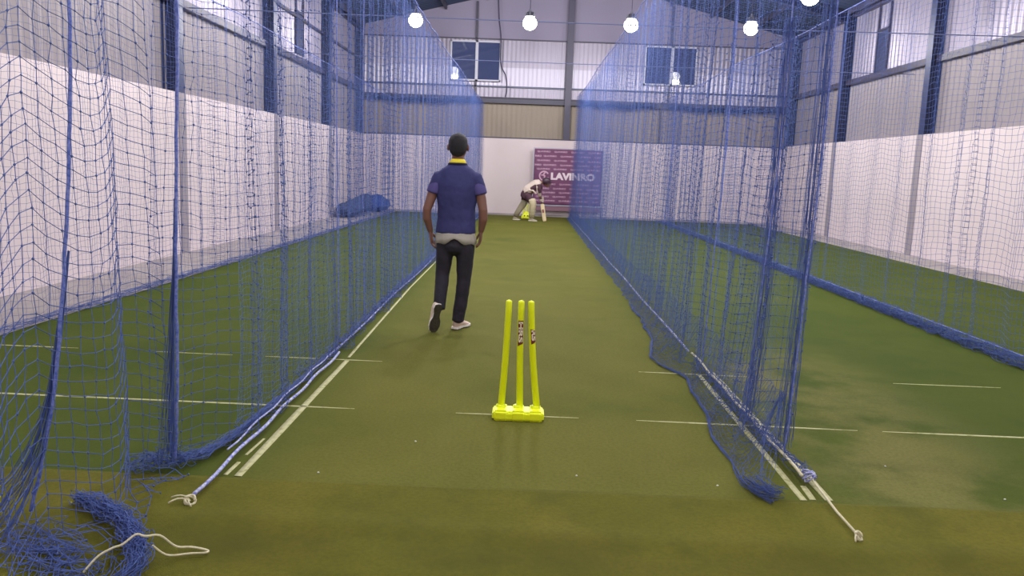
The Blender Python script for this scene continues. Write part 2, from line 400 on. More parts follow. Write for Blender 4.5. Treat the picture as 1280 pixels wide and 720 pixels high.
# narrow wall openings with dark boards, left and right
for nm, x0, x1, y0, z0, z1, lab in (('L', XLo+.02, XLo+.07, 14.75, 4.0, 4.95, 'dark blue louvred panel high on the left wall between two columns'), ('R', XRo-.07, XRo-.02, 15.05, 4.13, 5.1, 'dark blue louvred panel high on the right wall between two columns')):
    t = thing('wall_vent', lab, 'vent', ((x0+x1)/2, y0+.3, z0))
    bm = bmesh.new()
    for k in range(12):
        zz = z0+.02+k*(z1-z0-.04)/12
        box(bm, x0+.01, x1-.01, y0+.04, y0+.6, zz, zz+(z1-z0)/13)
    bmobj('louvre', bm, M['blue_steel'], t)
    bm = bmesh.new()
    box(bm, x0, x1, y0, y0+.04, z0, EAVE-.15); box(bm, x0, x1, y0+.6, y0+.64, z0, EAVE-.15); box(bm, x0, x1, y0, y0+.64, z1, z1+.05)
    bmobj('frame', bm, M['girt'], t)

# ------------------------------------------------------------------ lamps
LX = [(-3.0, 'leftmost'), (-.1, 'second from left'), (2.46, 'second from right'), (5.48, 'rightmost')]
LYS = [(16.4, 'in the farthest row before the back wall'), (10.9, 'in the second row from the back wall'), (5.4, 'in the middle row over the lanes'), (-.1, 'in the row over the near wicket'), (-5.6, 'in the row over the camera')]
POW = 375
def lamp(x, y, z, label, r=.18):
    t = thing('hanging_lamp', label, 'lamp', (x, y, z), 'hanging lamps under the roof')
    bm = bmesh.new(); ball(bm, (x, y, z), r, r, r*.95); bmobj('diffuser', bm, M['lamp'], t, True)
    bm = bmesh.new(); cyl(bm, (x, y, z+r*.85), (x, y, z+r*1.5), r*.75, r*.4, 20)
    for k in range(8):
        a = k*PI/4; box(bm, r*.3, r*.72, -.006, .006, z+r*.9, z+r*1.45, 0, Matrix.Translation((x, y, 0)) @ Matrix.Rotation(a, 4, 'Z'))
    cyl(bm, (x, y, z+r*1.45), (x, y, z+r*1.9), .035, .03)
    bmobj('housing', bm, M['lamp_body'], t)
    bm = bmesh.new(); cyl(bm, (x, y, z+r*1.85), (x, y, roof_z(x)-.02), .01, n=6); bmobj('cord', bm, M['cable'], t)
    L = bpy.data.lights.new('lamp_light', 'POINT'); L.energy = POW; L.shadow_soft_size = .16
    L.color = (1, .96, .962)
    lo = bpy.data.objects.new('lamp_light', L); C.objects.link(lo); lo.parent = t; lo.location = (0, 0, -r-.03)
for yi, (y, yl) in enumerate(LYS):
    for xi, (x, xl) in enumerate(LX):
        z = 5.13+.03*xi
        if yi == 1: z = 5.25
        if yi == 1 and xi == 3: z = 4.86; x = 5.1
        POW = (375, 375, 375, 210, 210)[yi]; lamp(x, y, z, 'glowing white hanging lamp, '+xl+' '+yl)

# ------------------------------------------------------------------ turf
t = thing('turf_mat', 'large green turf carpet laid over the far lanes behind the seam', 'carpet', (1.5, 10, 0))
turf = boxo('carpet', -4.22, 7.25, -1.165, YB-.25, -.011, 0, M['turf'], t, .003)
def line(x0, y0, x1, y1, w, taper=0):
    w *= .72 if taper else 1
    dx, dy = x1-x0, y1-y0; L = math.hypot(dx, dy); nx, ny = -dy/L*w/2, dx/L*w/2; V, F = [], []; n = max(4, int(L/.3))
    rr = random.Random(x0*7+y0)
    for i in range(n+1):
        u = i/n; k = 1
        if taper and u < taper: k = .15+.85*u/taper
        if taper and u > 1-taper: k = .15+.85*(1-u)/taper
        k *= rr.uniform(.82, 1.05)
        x, y = x0+dx*u, y0+dy*u
        V += [(x+nx*k, y+ny*k, .0025), (x-nx*k, y-ny*k, .0025), (x+nx*k, y+ny*k, -.004), (x-nx*k, y-ny*k, -.004)]
        if i: a = 4*(i-1); b = 4*i; F += [(a, b, b+1, a+1), (a, a+2, b+2, b), (a+1, b+1, b+3, a+3)]
    return link('painted_line', np_mesh('painted_line', V, F), M['paint'], t)
line(-3.6, .02, -1.0, .0, .03, .1); line(-.38, .0, .37, .0, .022, .35); line(.72, 0, 2.05, -.02, .026, .25); line(2.2, -.02, 4.2, -.03, .028, .1)
line(-4.2, 1.25, -3.4, 1.25, .022, .1); line(-2.8, 1.24, -2.2, 1.23, .016, .3); line(-1.95, 1.23, -1.05, 1.22, .022, .2); line(.9, 1.22, 1.75, 1.2, .022, .25); line(2.8, 1.18, 3.6, 1.18, .018, .3); line(4.0, 1.18, 5.2, 1.18, .02, .3)
line(-1.312, -1.13, -1.315, 1.2, .04); line(-1.325, 1.3, -1.39, 5.0, .022); line(-1.39, 5.0, -1.4, 17, .02)
line(1.475, -1.12, 1.47, 1.3, .045); line(1.353, -1.13, 1.353, 1.2, .036); line(1.40, -1.12, 1.41, -.95, .03)
for sgn in (1,):
    line(-1.375, -1.12, -1.37, -.95, .02); line(-1.37, -.85, -1.36, -.6, .015)
# near mat, slightly wavy and overlapping at the seam
V, F = [], []; nx, ny = 90, 110
x0, x1, y0, y1 = XL+.3, XR-.3, YF+.3, -1.15
yy = np.concatenate([np.linspace(y0, -3.2, 20), np.linspace(-3.15, y1, ny-20)]); xx = np.linspace(x0, x1, nx)
for j, y in enumerate(yy):
    for i, x in enumerate(xx):
        z = .003+.001*math.sin(x*1.7+y*2)+.010*math.exp(-((y+1.62+.03*math.sin(x*.9))/.09)**2)+.0015*math.sin(y*9+x*.6)*math.exp(-((y+2)/.8)**2)
        if y > -1.3: z = .003+(z-.003)*max(0, (-1.17-y)/.13)
        V.append((x, y+(.012*math.sin(x*2.1)+.006*math.sin(x*7) if j == ny-1 else 0), max(z, .002)))
for j in range(ny-1):
    for i in range(nx-1): a = j*nx+i; F.append((a, a+1, a+nx+1, a+nx))
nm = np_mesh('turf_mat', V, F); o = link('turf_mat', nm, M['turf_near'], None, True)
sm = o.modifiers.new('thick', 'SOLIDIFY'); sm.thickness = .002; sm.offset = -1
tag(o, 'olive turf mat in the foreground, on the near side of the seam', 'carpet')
# few pale specks on the turf
for k, (x, y) in enumerate(((1.95, -.63), (.98, -1.0), (-.55, -.55), (2.35, -1.02), (-.95, -1.05), (.3, -.95))):
    bm = bmesh.new(); ball(bm, (x, y, .005), .006, .005, .004, seg=8)
    tag(bmobj('pebble', bm, M['gravel'], None, True), 'tiny pale crumb lying on the turf', 'crumb', 'pale crumbs on the turf')

# ------------------------------------------------------------------ nets
def net(name, label, cat, x, y0, y1, ztop, seed, cell=.06, folds=(), full=.55, excess=.2, exd=-1, lean=0, xfun=None,
        r=.0019, knots_to=None, zlow=None, exfun=None, sagp=2.1, sag=.05, leanfun=None, mt=None, ropes=True):
    rng = np.random.RandomState(seed); t = thing(name, label, cat, (x, (y0+y1)/2, 0), 'blue cricket practice nets' if label else None)
    ys, xs = [], []; y = y0; cx = 0; ph = rng.uniform(0, 6)
    while y < y1:
        th = full*(.7+.3*math.sin(y*1.3+seed)); stp = .55
        for f, w, a in folds:
            g = math.exp(-((y-f)/w)**2); th = th+(a-th)*g; stp = stp+(1.3-stp)*g
        ph += stp*rng.uniform(.8, 1.2); ang = th*math.sin(ph)
        y += cell*max(math.cos(ang), .06); cx += cell*math.sin(ang); cx *= .93
        ys.append(y); xs.append(cx)
    N = len(ys); ys = np.array(ys); xs = np.array(xs)+x+(np.array([xfun(v) for v in ys]) if xfun else 0)
    zt = ztop+.02*np.sin(ys*.9+seed); dip = sag*np.abs(np.sin((ys-y0)*PI/sagp))
    ex = np.array([exfun(v) if exfun else excess for v in ys]); Mr = int((ztop+ex.max())/(cell*.98))+1
    ln = np.array([leanfun(v) if leanfun else lean for v in ys])
    P = np.zeros((N, Mr, 3)); dead = np.zeros((N, Mr), bool)
    w1 = rng.uniform(0, 6, 4)
    for j in range(Mr):
        v = j*cell*.98; z = zt-v-dip*min(1, v/.5)+.010*np.sin(np.arange(N)*.9+w1[0]+j*.25)+rng.normal(0, .0035, N)
        tt = np.clip(v/zt, 0, 1)
        e = np.clip(-(z-.012), 0, None); on = e > 0
        loose = 1+.5*tt
        X = x+(xs-x)*loose+ln*tt**2+.012*np.sin(ys*2.3+j*.13+w1[1])*tt+rng.normal(0, .003, N)
        Y = ys+.010*np.sin(j*.31+ys*3+w1[2])+rng.normal(0, .003, N)
        ee = np.minimum(e, ex); X = np.where(on, X+exd*ee*(.85+.15*np.sin(ys*5+w1[3])), X)
        Y = np.where(on, Y+.03*np.sin(ys*9+j), Y)
        Z = np.where(on, .012+.010*(1+np.sin(j*2.1+ys*14))+.012*rng.rand(N), z)
        P[:, j] = np.stack([X, Y, np.maximum(Z, .006)], 1); dead[:, j] = e > ex
    if zlow is not None: dead |= P[:, :, 2] < zlow
    hA, hB = P[:-1], P[1:]; k = ~(dead[:-1] | dead[1:]); A = [hA[k]]; B = [hB[k]]
    vA, vB = P[:, :-1], P[:, 1:]; k = ~(dead[:, :-1] | dead[:, 1:]); A.append(vA[k]); B.append(vB[k])
    V, F = seg_arrays(np.concatenate(A), np.concatenate(B), r)
    if knots_to is not None:
        q = P[(~dead) & (ys[:, None] < knots_to)]; o = len(V); kr = .0046; n = len(q)
        offs = np.array([[1, 0, 0], [0, 1, 0], [-1, 0, 0], [0, -1, 0], [0, 0, 1.2], [0, 0, -1.2]])*kr
        KV = (q[:, None]+offs[None]*rng.uniform(.8, 1.4, (n, 1, 1))).reshape(-1, 3); b = (np.arange(n)*6)[:, None]+o
        KF = np.concatenate([b+np.array([[a, (a+1) % 4, 4, 4]]) for a in range(4)]+[b+np.array([[(a+1) % 4, a, 5, 5]]) for a in range(4)], 0)
        # store as degenerate-free quads by splitting into triangles mesh
        me2 = np_mesh('knots', KV, np.concatenate([(KF-o)[:, :3]], 0)); link('knots', me2, mt or M['net'], t)
    link('netting', np_mesh('netting', V, F), mt or M['net'], t, True)
    if ropes:
        pts = [(xs[i]*.3+x*.7, ys[i], zt[i]+.01) for i in range(0, N, 6)]+[(xs[-1]*.3+x*.7, ys[-1], zt[-1]+.01)]
        poly_tube('head_rope', pts, .007, M['cord'], t, 6)
    return t, P, ys
def hang_cord(t, pts, r, mt=None, name='lacing_cord'):
    p = smooth_path(pts, 40); rr = random.Random(len(t.children))
    q = [(a[0]+rr.uniform(-.003, .003), a[1], a[2]) for a in p]
    return poly_tube(name, q, r, mt or M['cord'], t, 7)

# --- left lane net, far section (ends in a gathered tail beside the seam)
def bump_(y, c, w): return math.exp(-((y-c)/w)**2)
L1, P, ys = net('practice_net', 'long blue net along the left side of the middle lane, behind the walking man', 'net', -1.47, -1.2, 20.6, 3.45, 3,
    folds=((-.35, .08, .9), (1.5, .10, 1.15), (2.3, .08, 1.15), (3.8, .12, 1.2), (5.2, .15, 1.2), (7.5, .3, 1.2), (20.2, .7, 1.4)), r=.0013,
    full=.5, exfun=lambda y: .10+.12*bump_(y, -.9, .5)+.03*math.sin(y*2), exd=-1, xfun=lambda y: -.15*bump_(y, -1.2, .12), leanfun=lambda y: -.10*bump_(y, -1.1, .4)+.03, knots_to=4.5)
hang_cord(L1, [(-1.52, -1.18, 3.5), (-1.53, -1.18, 2.1), (-1.56, -1.17, 1.2), (-1.58, -1.15, .5), (-1.62, -1.1, .06)], .0075)
hang_cord(L1, [(-1.5, 1.6, 3.45), (-1.5, 1.62, 1.8), (-1.47, 1.6, .05)], .005)
hang_cord(L1, [(-1.5, 2.6, 3.45), (-1.5, 2.62, 1.8), (-1.47, 2.6, .05)], .004)
hang_cord(L1, [(-1.5, 4.9, 3.45), (-1.5, 4.9, 1.8), (-1.47, 4.9, .05)], .005)
bunch('gathered_hem', [(-1.80, -1.12, .04), (-1.68, -1.08, .05), (-1.56, -.98, .04), (-1.5, -.55, .03), (-1.47, .2, .03), (-1.46, 1.2, .035)], [.06, .06, .035, .02, .025, .025], 48, .0016, M['net'], L1, seed=5)
bunch('gathered_hem', [(-1.46, 1.1, .04), (-1.47, 3, .04), (-1.47, 6, .05), (-1.47, 12, .05), (-1.47, 20.5, .05)], [.03, .035, .04, .045, .05], 26, .002, M['net'], L1, seed=6, step=.06)
bunch('gathered_tail', [(-1.56, -1.175, 1.3), (-1.58, -1.16, .95), (-1.61, -1.13, .6), (-1.64, -1.10, .3), (-1.66, -1.08, .05)], [.003, .008, .028, .05, .06], 24, .0019, M['net'], L1, flat=1, seed=7, wild=.12)
poly_tube('base_rope', [(-1.40+.008*math.sin(k), -1.42+k*.12, .03) for k in range(24)], .009, M['cordw'], L1, 8)
poly_tube('base_rope', [(-1.445+.008*math.sin(k*1.3), -.9+k*.12, .045) for k in range(18)], .005, M['cordw'], L1, 8)
poly_tube('base_rope', [(-1.45+.01*math.sin(k*.6), 1.2+k*.4, .035) for k in range(48)], .008, M['cordw'], L1, 6)
def knot(t, x, y, s=1, ends=3):
    bm = bmesh.new(); rr = random.Random(int(x*100))
    for k in range(5):
        a = k*1.3; p = [(x+.02*s*math.cos(a+u), y+.022*s*math.sin(a+u*1.1), .02+.014*math.sin(u+k)) for u in np.linspace(0, 4, 9)]
        loft(bm, [(q[0], q[1], q[2], .005, .005) for q in p], n=6, ref=(.1, .2, 1))
    for k in range(ends):
        a = rr.uniform(2.2, 5.4); l = rr.uniform(.06, .11)*s
        p = [(x+math.cos(a+.5*u)*l*u, y+math.sin(a+.5*u)*l*u, .016+.012*math.sin(u*3)) for u in np.linspace(0, 1, 6)]
        loft(bm, [(q[0], q[1], q[2], .004, .004) for q in p], n=6, ref=(.1, .2, 1))
    return bmobj('knot', bm, M['rope'], t, True)
knot(L1, -1.40, -1.46, 1.0)

# --- left lane net, near section towards the camera
A1, P, ys = net('practice_net', 'blue net at the near left edge, ending in a bunched pile with pale tie', 'net', -1.76, -4.4, -1.22, 3.4, 8,
    folds=((-1.3, .06, 1.15), (-2.3, .1, 1.0)), r=.0017, full=.45, excess=.16, exd=1, knots_to=0,
    xfun=lambda y: .03*math.sin(y*3), leanfun=lambda y: -.02+.08*bump_(y, -1.2, .4), sagp=.62, sag=.12)
hang_cord(A1, [(-1.76, -1.60, 3.4), (-1.76, -1.60, 2.0), (-1.79, -1.63, 1.2), (-1.84, -1.68, .55), (-1.93, -1.72, .06)], .0075)
bunch('gathered_tail', [(-1.79, -1.62, 1.1), (-1.86, -1.68, .5), (-1.93, -1.75, .2), (-2.0, -1.86, .03)], [.003, .015, .045, .09], 24, .002, M['net'], A1, flat=1, seed=17, wild=.12)
bunch('bunched_pile', [(-1.86, -1.52, .04), (-1.72, -1.62, .06), (-1.58, -1.72, .06), (-1.46, -1.86, .06), (-1.38, -1.98, .07), (-1.32, -2.12, .06), (-1.33, -2.4, .05)], [.03, .04, .035, .04, .035, .035, .04], 90, .0017, M['net'], A1, seed=18, step=.022)
bunch('loose_netting', [(-1.95, -1.85, .02), (-1.75, -1.95, .03), (-1.6, -2.05, .03), (-1.5, -2.2, .03)], .12, 46, .0015, M['net'], A1, flat=.2, seed=19, step=.03)
poly_tube('tie_rope', smooth_path([(-1.50, -2.12, .03), (-1.47, -2.08, .07), (-1.43, -2.05, .09), (-1.40, -2.04, .10), (-1.37, -2.0, .12), (-1.34, -1.99, .11), (-1.30, -1.96, .10), (-1.26, -1.92, .04), (-1.21, -1.90, .03), (-1.15, -1.90, .02), (-1.15, -1.92, .02), (-1.2, -1.93, .02), (-1.27, -1.97, .03), (-1.31, -2.0, .08)], 60), .0042, M['rope'], A1, 7)

# --- right lane net
def r_ex(y):
    return .07
R1, P, ys = net('practice_net', 'long blue net right of the middle lane, its slack hem sagging onto the turf', 'net', 1.47, -.58, 21.0, 3.75, 21,
    folds=((-.46, .10, 1.35), (.10, .09, 1.38), (.95, .04, 1.2), (1.4, .05, 1.25), (2.05, .06, 1.25), (2.8, .08, 1.25), (3.7, .10, 1.25), (5.0, .15, 1.25), (7.4, .3, 1.25), (10.5, .4, 1.2), (20.6, .8, 1.4)), r=.0013,
    full=.42, exfun=r_ex, exd=-1, xfun=lambda y: 0, leanfun=lambda y: -.10-.08*bump_(y, .1, .3), knots_to=4.5, sagp=1.7, sag=.10)
for (y, tx, bx, by, rr_) in ((-.5, 1.52, 1.42, -.62, .0045), (.12, 1.49, 1.36, -.05, .004), (1.4, 1.48, 1.40, 1.35, .006), (3.7, 1.48, 1.4, 3.7, .005)):
    hang_cord(R1, [(tx, y, 3.75), (tx, y, 1.9), ((tx+bx)/2, (y+by)/2, .9), (bx, by, .05)], rr_)
bunch('gathered_tail', [(1.50, -.48, 2.6), (1.49, -.48, 1.4), (1.45, -.55, .6), (1.42, -.6, .1)], [.03, .03, .04, .05], 18, .0019, M['net'], R1, flat=1, seed=31, wild=.12)
bunch('gathered_tail', [(1.48, .12, 2.4), (1.47, .12, 1.4), (1.42, 0, .6), (1.34, -.15, .1)], [.03, .035, .05, .06], 22, .0019, M['net'], R1, flat=1, seed=32, wild=.12)
bunch('gathered_hem', [(1.44, -.92, .04), (1.41, -.6, .05), (1.39, -.1, .05), (1.40, .6, .04), (1.40, 1.6, .04)], [.03, .04, .04, .03, .02], 36, .0016, M['net'], R1, seed=33)
def apron(t, name, x0, z0, outline, ya, yb, ymin_top, seed, cell=.036, rows=13, r=.0013):
    """slack lower netting swinging out from the hanging net and lying on the turf up to the outline"""
    rng = np.random.RandomState(seed); ysb = np.arange(ya, yb, cell*.8); n = len(ysb)
    oy, ox = zip(*outline); xb = np.interp(ysb, oy, ox)+.012*np.sin(ysb*6)+.006*np.sin(ysb*17)
    yt = np.maximum(ysb, ymin_top); P = np.zeros((n, rows, 3))
    for j in range(rows):
        u = j/(rows-1); uu = u**.9
        P[:, j, 0] = x0+(xb-x0)*uu+.008*np.sin(ysb*19+j)+rng.normal(0, .004, n)
        P[:, j, 1] = yt+(ysb-yt)*uu+.02*np.sin(j*.8+ysb*8)+rng.normal(0, .004, n)
        P[:, j, 2] = np.maximum(z0*(1-u)**2.2, .009)+.008*rng.rand(n)
    A = [P[:-1].reshape(-1, 3), P[:, :-1].reshape(-1, 3)]; B = [P[1:].reshape(-1, 3), P[:, 1:].reshape(-1, 3)]
    rods(name, np.concatenate(A), np.concatenate(B), r, M['net'], t)
    k = slice(None, None, 6); return P[:, -1][k]
out_r = [(-1.22, 1.2), (-1.1, 1.13), (-.9, 1.11), (-.5, 1.13), (0, 1.16), (.6, 1.20), (1.0, 1.24), (1.15, 1.20), (1.35, 1.10), (1.7, 1.08), (2.1, 1.13), (2.6, 1.2), (3.6, 1.22), (5, 1.24), (9, 1.24), (21, 1.28)]
for k_ in range(1):
    e_ = apron(R1, 'slack_netting', 1.42, .34, out_r, -1.2, 4.6, -.5, 34+k_)
bunch('gathered_hem', e_, .012, 16, .0015, M['net'], R1, flat=.5, seed=36, step=.04)
e_ = apron(R1, 'slack_netting', 1.42, .30, out_r, 4.6, 20.8, -.5, 37, cell=.05, rows=10, r=.0016)
bunch('gathered_hem', [(1.24, -1.1, .03), (1.16, -1.12, .04), (1.14, -.95, .03)], .045, 34, .0016, M['net'], R1, flat=.4, seed=38, step=.03)
poly_tube('base_rope', [(1.40+.006*math.sin(k*1.2), -.95+k*.14, .055) for k in range(20)], .008, M['rope'], R1, 8)
poly_tube('base_rope', [(1.385+.006*math.sin(k*.7), 1.8+k*.4, .05) for k in range(48)], .009, M['cordw'], R1, 6)
poly_tube('anchor_rope', [(1.44, -.95, .05), (1.44, -1.1, .04), (1.44, -1.3, .025), (1.445, -1.5, .02)], .006, M['rope'], R1, 8)
knot(R1, 1.445, -1.53, .7, 1)
bm = bmesh.new()
for k in range(4):
    p = [(1.44+.026*math.cos(u+k*.5), -.93+.035*math.sin(u)+.015*k-.03, .05+.022*math.sin(u*1.5+k)) for u in np.linspace(0, 5, 12)]
    loft(bm, [(q[0], q[1], q[2], .004, .004) for q in p], n=6, ref=(.1, .2, 1))
bmobj('knot', bm, M['cordw'], R1, True)

def layer(parent, *a, **k):  # extra ultra-fine mesh added behind a lane net to imitate haze
    o, P_, y_ = net('practice_net', None, None, *a, ropes=False, **k)
    for c in list(o.children):
        c.name = 'added_haze_mesh'; c.parent = parent; c.location = -parent.location
    bpy.data.objects.remove(o)
layer(L1, -1.53, -.5, 20.5, 3.42, 73, full=.3, excess=.03, exd=-1, mt=M['veil'], r=.0006, cell=.034)
layer(R1, 1.53, -.3, 20.9, 3.72, 74, full=.3, excess=.03, exd=-1, mt=M['veil'], r=.00055, cell=.034)
# --- next lane net on the right and net along the left turf edge
R2, P, ys = net('practice_net', 'blue net before the right wall, hung over a thick blue hem on the turf', 'net', 4.2, -1.2, 20.6, 3.75, 41,
    folds=((3, .3, 1.1), (7, .4, 1.1), (12, .5, 1.2), (19.5, 1, 1.4)), full=.35, excess=.1, exd=-1, r=.0016)
bunch('gathered_hem', [(4.2, -1.2, .05), (4.18, 3, .05), (4.2, 7, .05), (4.2, 12, .05), (4.2, 20.6, .05)], .07, 70, .0022, M['net'], R2, seed=42, step=.06)
poly_tube('base_rope', [(4.22+.008*math.sin(k*.7), -1.2+k*.4, .09) for k in range(54)], .006, M['cord'], R2, 6)
L2, P, ys = net('practice_net', 'fine blue net hung along the left wall at the edge of the turf', 'net', -4.2, -1.2, 20.6, 3.5, 51,
    folds=((6, .3, 1.2), (11, .4, 1.2), (15, .6, 1.2)), full=.4, excess=.06, exd=1, r=.0013)
bunch('gathered_hem', [(-4.2, -1.2, .03), (-4.2, 7, .03), (-4.2, 12, .03), (-4.2, 20.6, .03)], .035, 26, .0024, M['net'], L2, seed=52, step=.07)
# --- gathered curtains drawn back on the beam before the back wall
for (xa, xb, nm_) in ((-5.1, -1.65, 'left'), (1.7, 3.95, 'middle'), (4.45, 7.9, 'right')):
    n = 9; pts = [(xa+(xb-xa)*k/(n-1), 21.57, 3.62-.05*math.sin(PI*k/(n-1))+.02*math.sin(k*2.2)) for k in range(n)]
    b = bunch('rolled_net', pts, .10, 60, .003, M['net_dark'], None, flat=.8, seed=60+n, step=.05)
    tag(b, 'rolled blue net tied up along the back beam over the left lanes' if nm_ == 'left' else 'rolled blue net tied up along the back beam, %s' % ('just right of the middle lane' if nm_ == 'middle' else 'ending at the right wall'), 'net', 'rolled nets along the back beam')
# support wires
for y, z, lb in ((8.5, 3.84, 'thin cross wire carrying the nets, nearer of two'), (13.4, 3.84, 'thin cross wire carrying the nets, farther of two')):
    pts = [(XLo+.1+(XRo-XLo-.2)*k/24, y, z-.03*math.sin(PI*k/24)) for k in range(25)]
    tag(poly_tube('support_wire', pts, .008, M['wire'], None, 6), lb, 'wire')
# loose cable hanging on the back wall
pts = smooth_path([(-1.15, YB-.02, 7.0), (-1.1, YB-.02, 6.2), (-1.02, YB-.03, 5.6), (-1.0, YB-.04, 4.8), (-.82, YB-.04, 4.4), (-.78, YB-.03, 4.0), (-.82, YB+.0, 3.77)], 40)
tag(poly_tube('hanging_cable', pts, .02, M['cable'], None, 7), 'dark loose cable hanging beside the left window down to the beam', 'cable')

# ------------------------------------------------------------------ net heaps at the far left
def heap(label, mt, blobs, seed):
    bm = bmesh.new()
    for c, rx, ry, rz, rot in blobs: ball(bm, c, rx, ry, rz, Matrix.Rotation(rot, 4, 'Z'), 26)
    o = bmobj('folded_net', bm, mt, None, True)
    m = o.modifiers.new('r', 'REMESH'); m.mode = 'VOXEL'; m.voxel_size = .03; m.use_smooth_shade = True
    tx = bpy.data.textures.new('heapn%d' % seed, 'CLOUDS'); tx.noise_scale = .16
    d = o.modifiers.new('d', 'DISPLACE'); d.texture = tx; d.strength = .10; d.texture_coords = 'GLOBAL'
    return tag(o, label, 'net')
heap('long slate blue net folded flat on the concrete at the far left wall', M['heap_dark'],
     [((-5.0, 17.9, .2), .30, .7, .19, 0), ((-5.0, 18.8, .24), .30, .7, .21, 0), ((-4.95, 19.45, .28), .3, .55, .25, .1), ((-4.9, 19.75, .45), .2, .25, .14, .1)], 1)
heap('bright blue net heaped in the far left corner on the concrete', M['heap_blue'],
     [((-4.78, 20.62, .22), .42, .32, .2, 0), ((-4.70, 20.8, .24), .38, .32, .24, .3), ((-4.75, 20.75, .4), .25, .25, .14, 0), ((-4.85, 21.15, .2), .4, .3, .2, 0)], 2)

# ------------------------------------------------------------------ wickets
def wicket(label, y, tops, bots, near):
    t = thing('wicket', label, 'stumps', (0, y, 0), None)
    bm = bmesh.new(); rr = .052
    # three-lobed hollow looking base: wells joined by a lower body, notches between
    box(bm, -.155, .155, y-.085, y+.055, .0, .058, .012)
    if not near:
        loft(bm, [(0, y-.01, .03, .155, .085), (0, y-.01, .07, .15, .08), (0, y-.01, .15, .085, .05), (0, y-.01, .20, .06, .035)], n=24, horiz=True, power=.6)
    for bx in (-.103, 0, .103):
        box(bm, bx-.046, bx+.046, y-.092, y+.062, .0, .066, .013)
        cyl(bm, (bx, y-.005, .06), (bx, y-.005, .082), .031, .026, 20)
    base = bmobj('base', bm, M['neon_base'], t)
    bv = base.modifiers.new('b', 'BEVEL'); bv.width = .003; bv.segments = 2
    if not near:
        for hx in (-.055, .045):
            bm = bmesh.new(); cyl(bm, (hx, y-.104, .085), (hx, y-.05, .085), .018, n=14); bmobj('hole', bm, M['black'], base)
    for k in range(3):
        b = Vector((bots[k], y-.005, .06)); q = Vector((tops[k], y-.005, .708))
        bm = bmesh.new(); n = 12; rings = []
        for i in range(n+1):
            u = i/n; p = b.lerp(q, u)
            if near: p.x += (.004, -.003, -.008)[k]*math.sin(PI*u)
            rings.append((p.x, p.y, p.z, .0205-.002*u, .0205-.002*u))
        rings.append((q.x, q.y, q.z+.006, .0165, .0165))
        loft(bm, rings, n=24, ref=(0, 1, 0)); s = bmobj('stump', bm, M['neon'], t, True)
        if near and k > 0:
            # sticker wrapped on the front of the stump, lettering rotated to read downwards
            z0, z1 = (.445, .60) if k == 1 else (.458, .552)
            rot = .12 if k == 1 else .62
            R_ = .0203
            def wrap(u, z, rad):
                f = (z-.06)/.648; p = b.lerp(q, f); px = p.x+(.004, -.003, -.008)[k]*math.sin(PI*f); a = -PI/2+rot+u/R_
                return (px+rad*math.cos(a), p.y+rad*math.sin(a), z)
            V, F = [], []; nu, nz = 14, 10; wl, wr = (-.019, .017)
            for i in range(nu+1):
                u = wl+(wr-wl)*i/nu; f = i/nu
                zl = z0+.018*f; zh = z1+(0 if k == 1 else -.012)*f
                for j in range(nz+1): V.append(wrap(u, zl+(zh-zl)*j/nz, R_+.0002))
            for i in range(nu):
                for j in range(nz): a = i*(nz+1)+j; F.append((a, a+nz+1, a+nz+2, a+1))
            link('sticker', np_mesh('sticker', V, F), M['sticker'], s)
            me = text_mesh('HRS' if k == 1 else 'RS', .05, .0022)
            bmt = bmesh.new(); bmt.from_mesh(me); bpy.data.meshes.remove(me)
            bmesh.ops.triangulate(bmt, faces=bmt.faces); bmesh.ops.subdivide_edges(bmt, edges=bmt.edges, cuts=2)
            xsz = [v.co.x for v in bmt.verts]; ysz = [v.co.y for v in bmt.verts]
            sx = (z1-z0-.030)/(max(xsz)-min(xsz)); sy = .028/(max(ysz)-min(ysz)); mx = (max(xsz)+min(xsz))/2; my = (max(ysz)+min(ysz))/2
            for v in bmt.verts:
                v.co = Vector(wrap((v.co.y-my)*sy-.001, (z0+z1)/2+.008-(v.co.x-mx)*sx, R_+.0007))
            bmobj('lettering', bmt, M['letter'], s)
    return t
wicket('neon yellow plastic stumps with three stumps and lettered stickers on the near crease', -.035, (-.079, -.006, .053), (-.105, .008, .112), True)
wicket('small far away neon yellow stumps behind the crouching batter', 20.12, (-.07, 0, .07), (-.10, 0, .10), False)

# white wicket frames at the far ends of the side lanes
for x, lb in ((2.80, 'faint white wicket frame on dark feet at the far end of the next lane'), (5.75, 'faint white wicket frame on dark feet at the far end of the rightmost lane')):
    t = thing('portable_wicket', lb, 'wicket', (x, 20.4, 0))
    for dx in (-.07, .07):
        bm = bmesh.new(); cyl(bm, (x+dx, 20.4, .05), (x+dx, 20.4, .62), .018); bmobj('post', bm, M['white_frame'], t)
        bm = bmesh.new(); box(bm, x+dx-.03, x+dx+.03, 20.34, 20.46, 0, .07, .01); bmobj('foot', bm, M['black'], t)
    bm = bmesh.new(); box(bm, x-.09, x+.09, 20.385, 20.415, .6, .64, .005); bmobj('crossbar', bm, M['white_frame'], t)

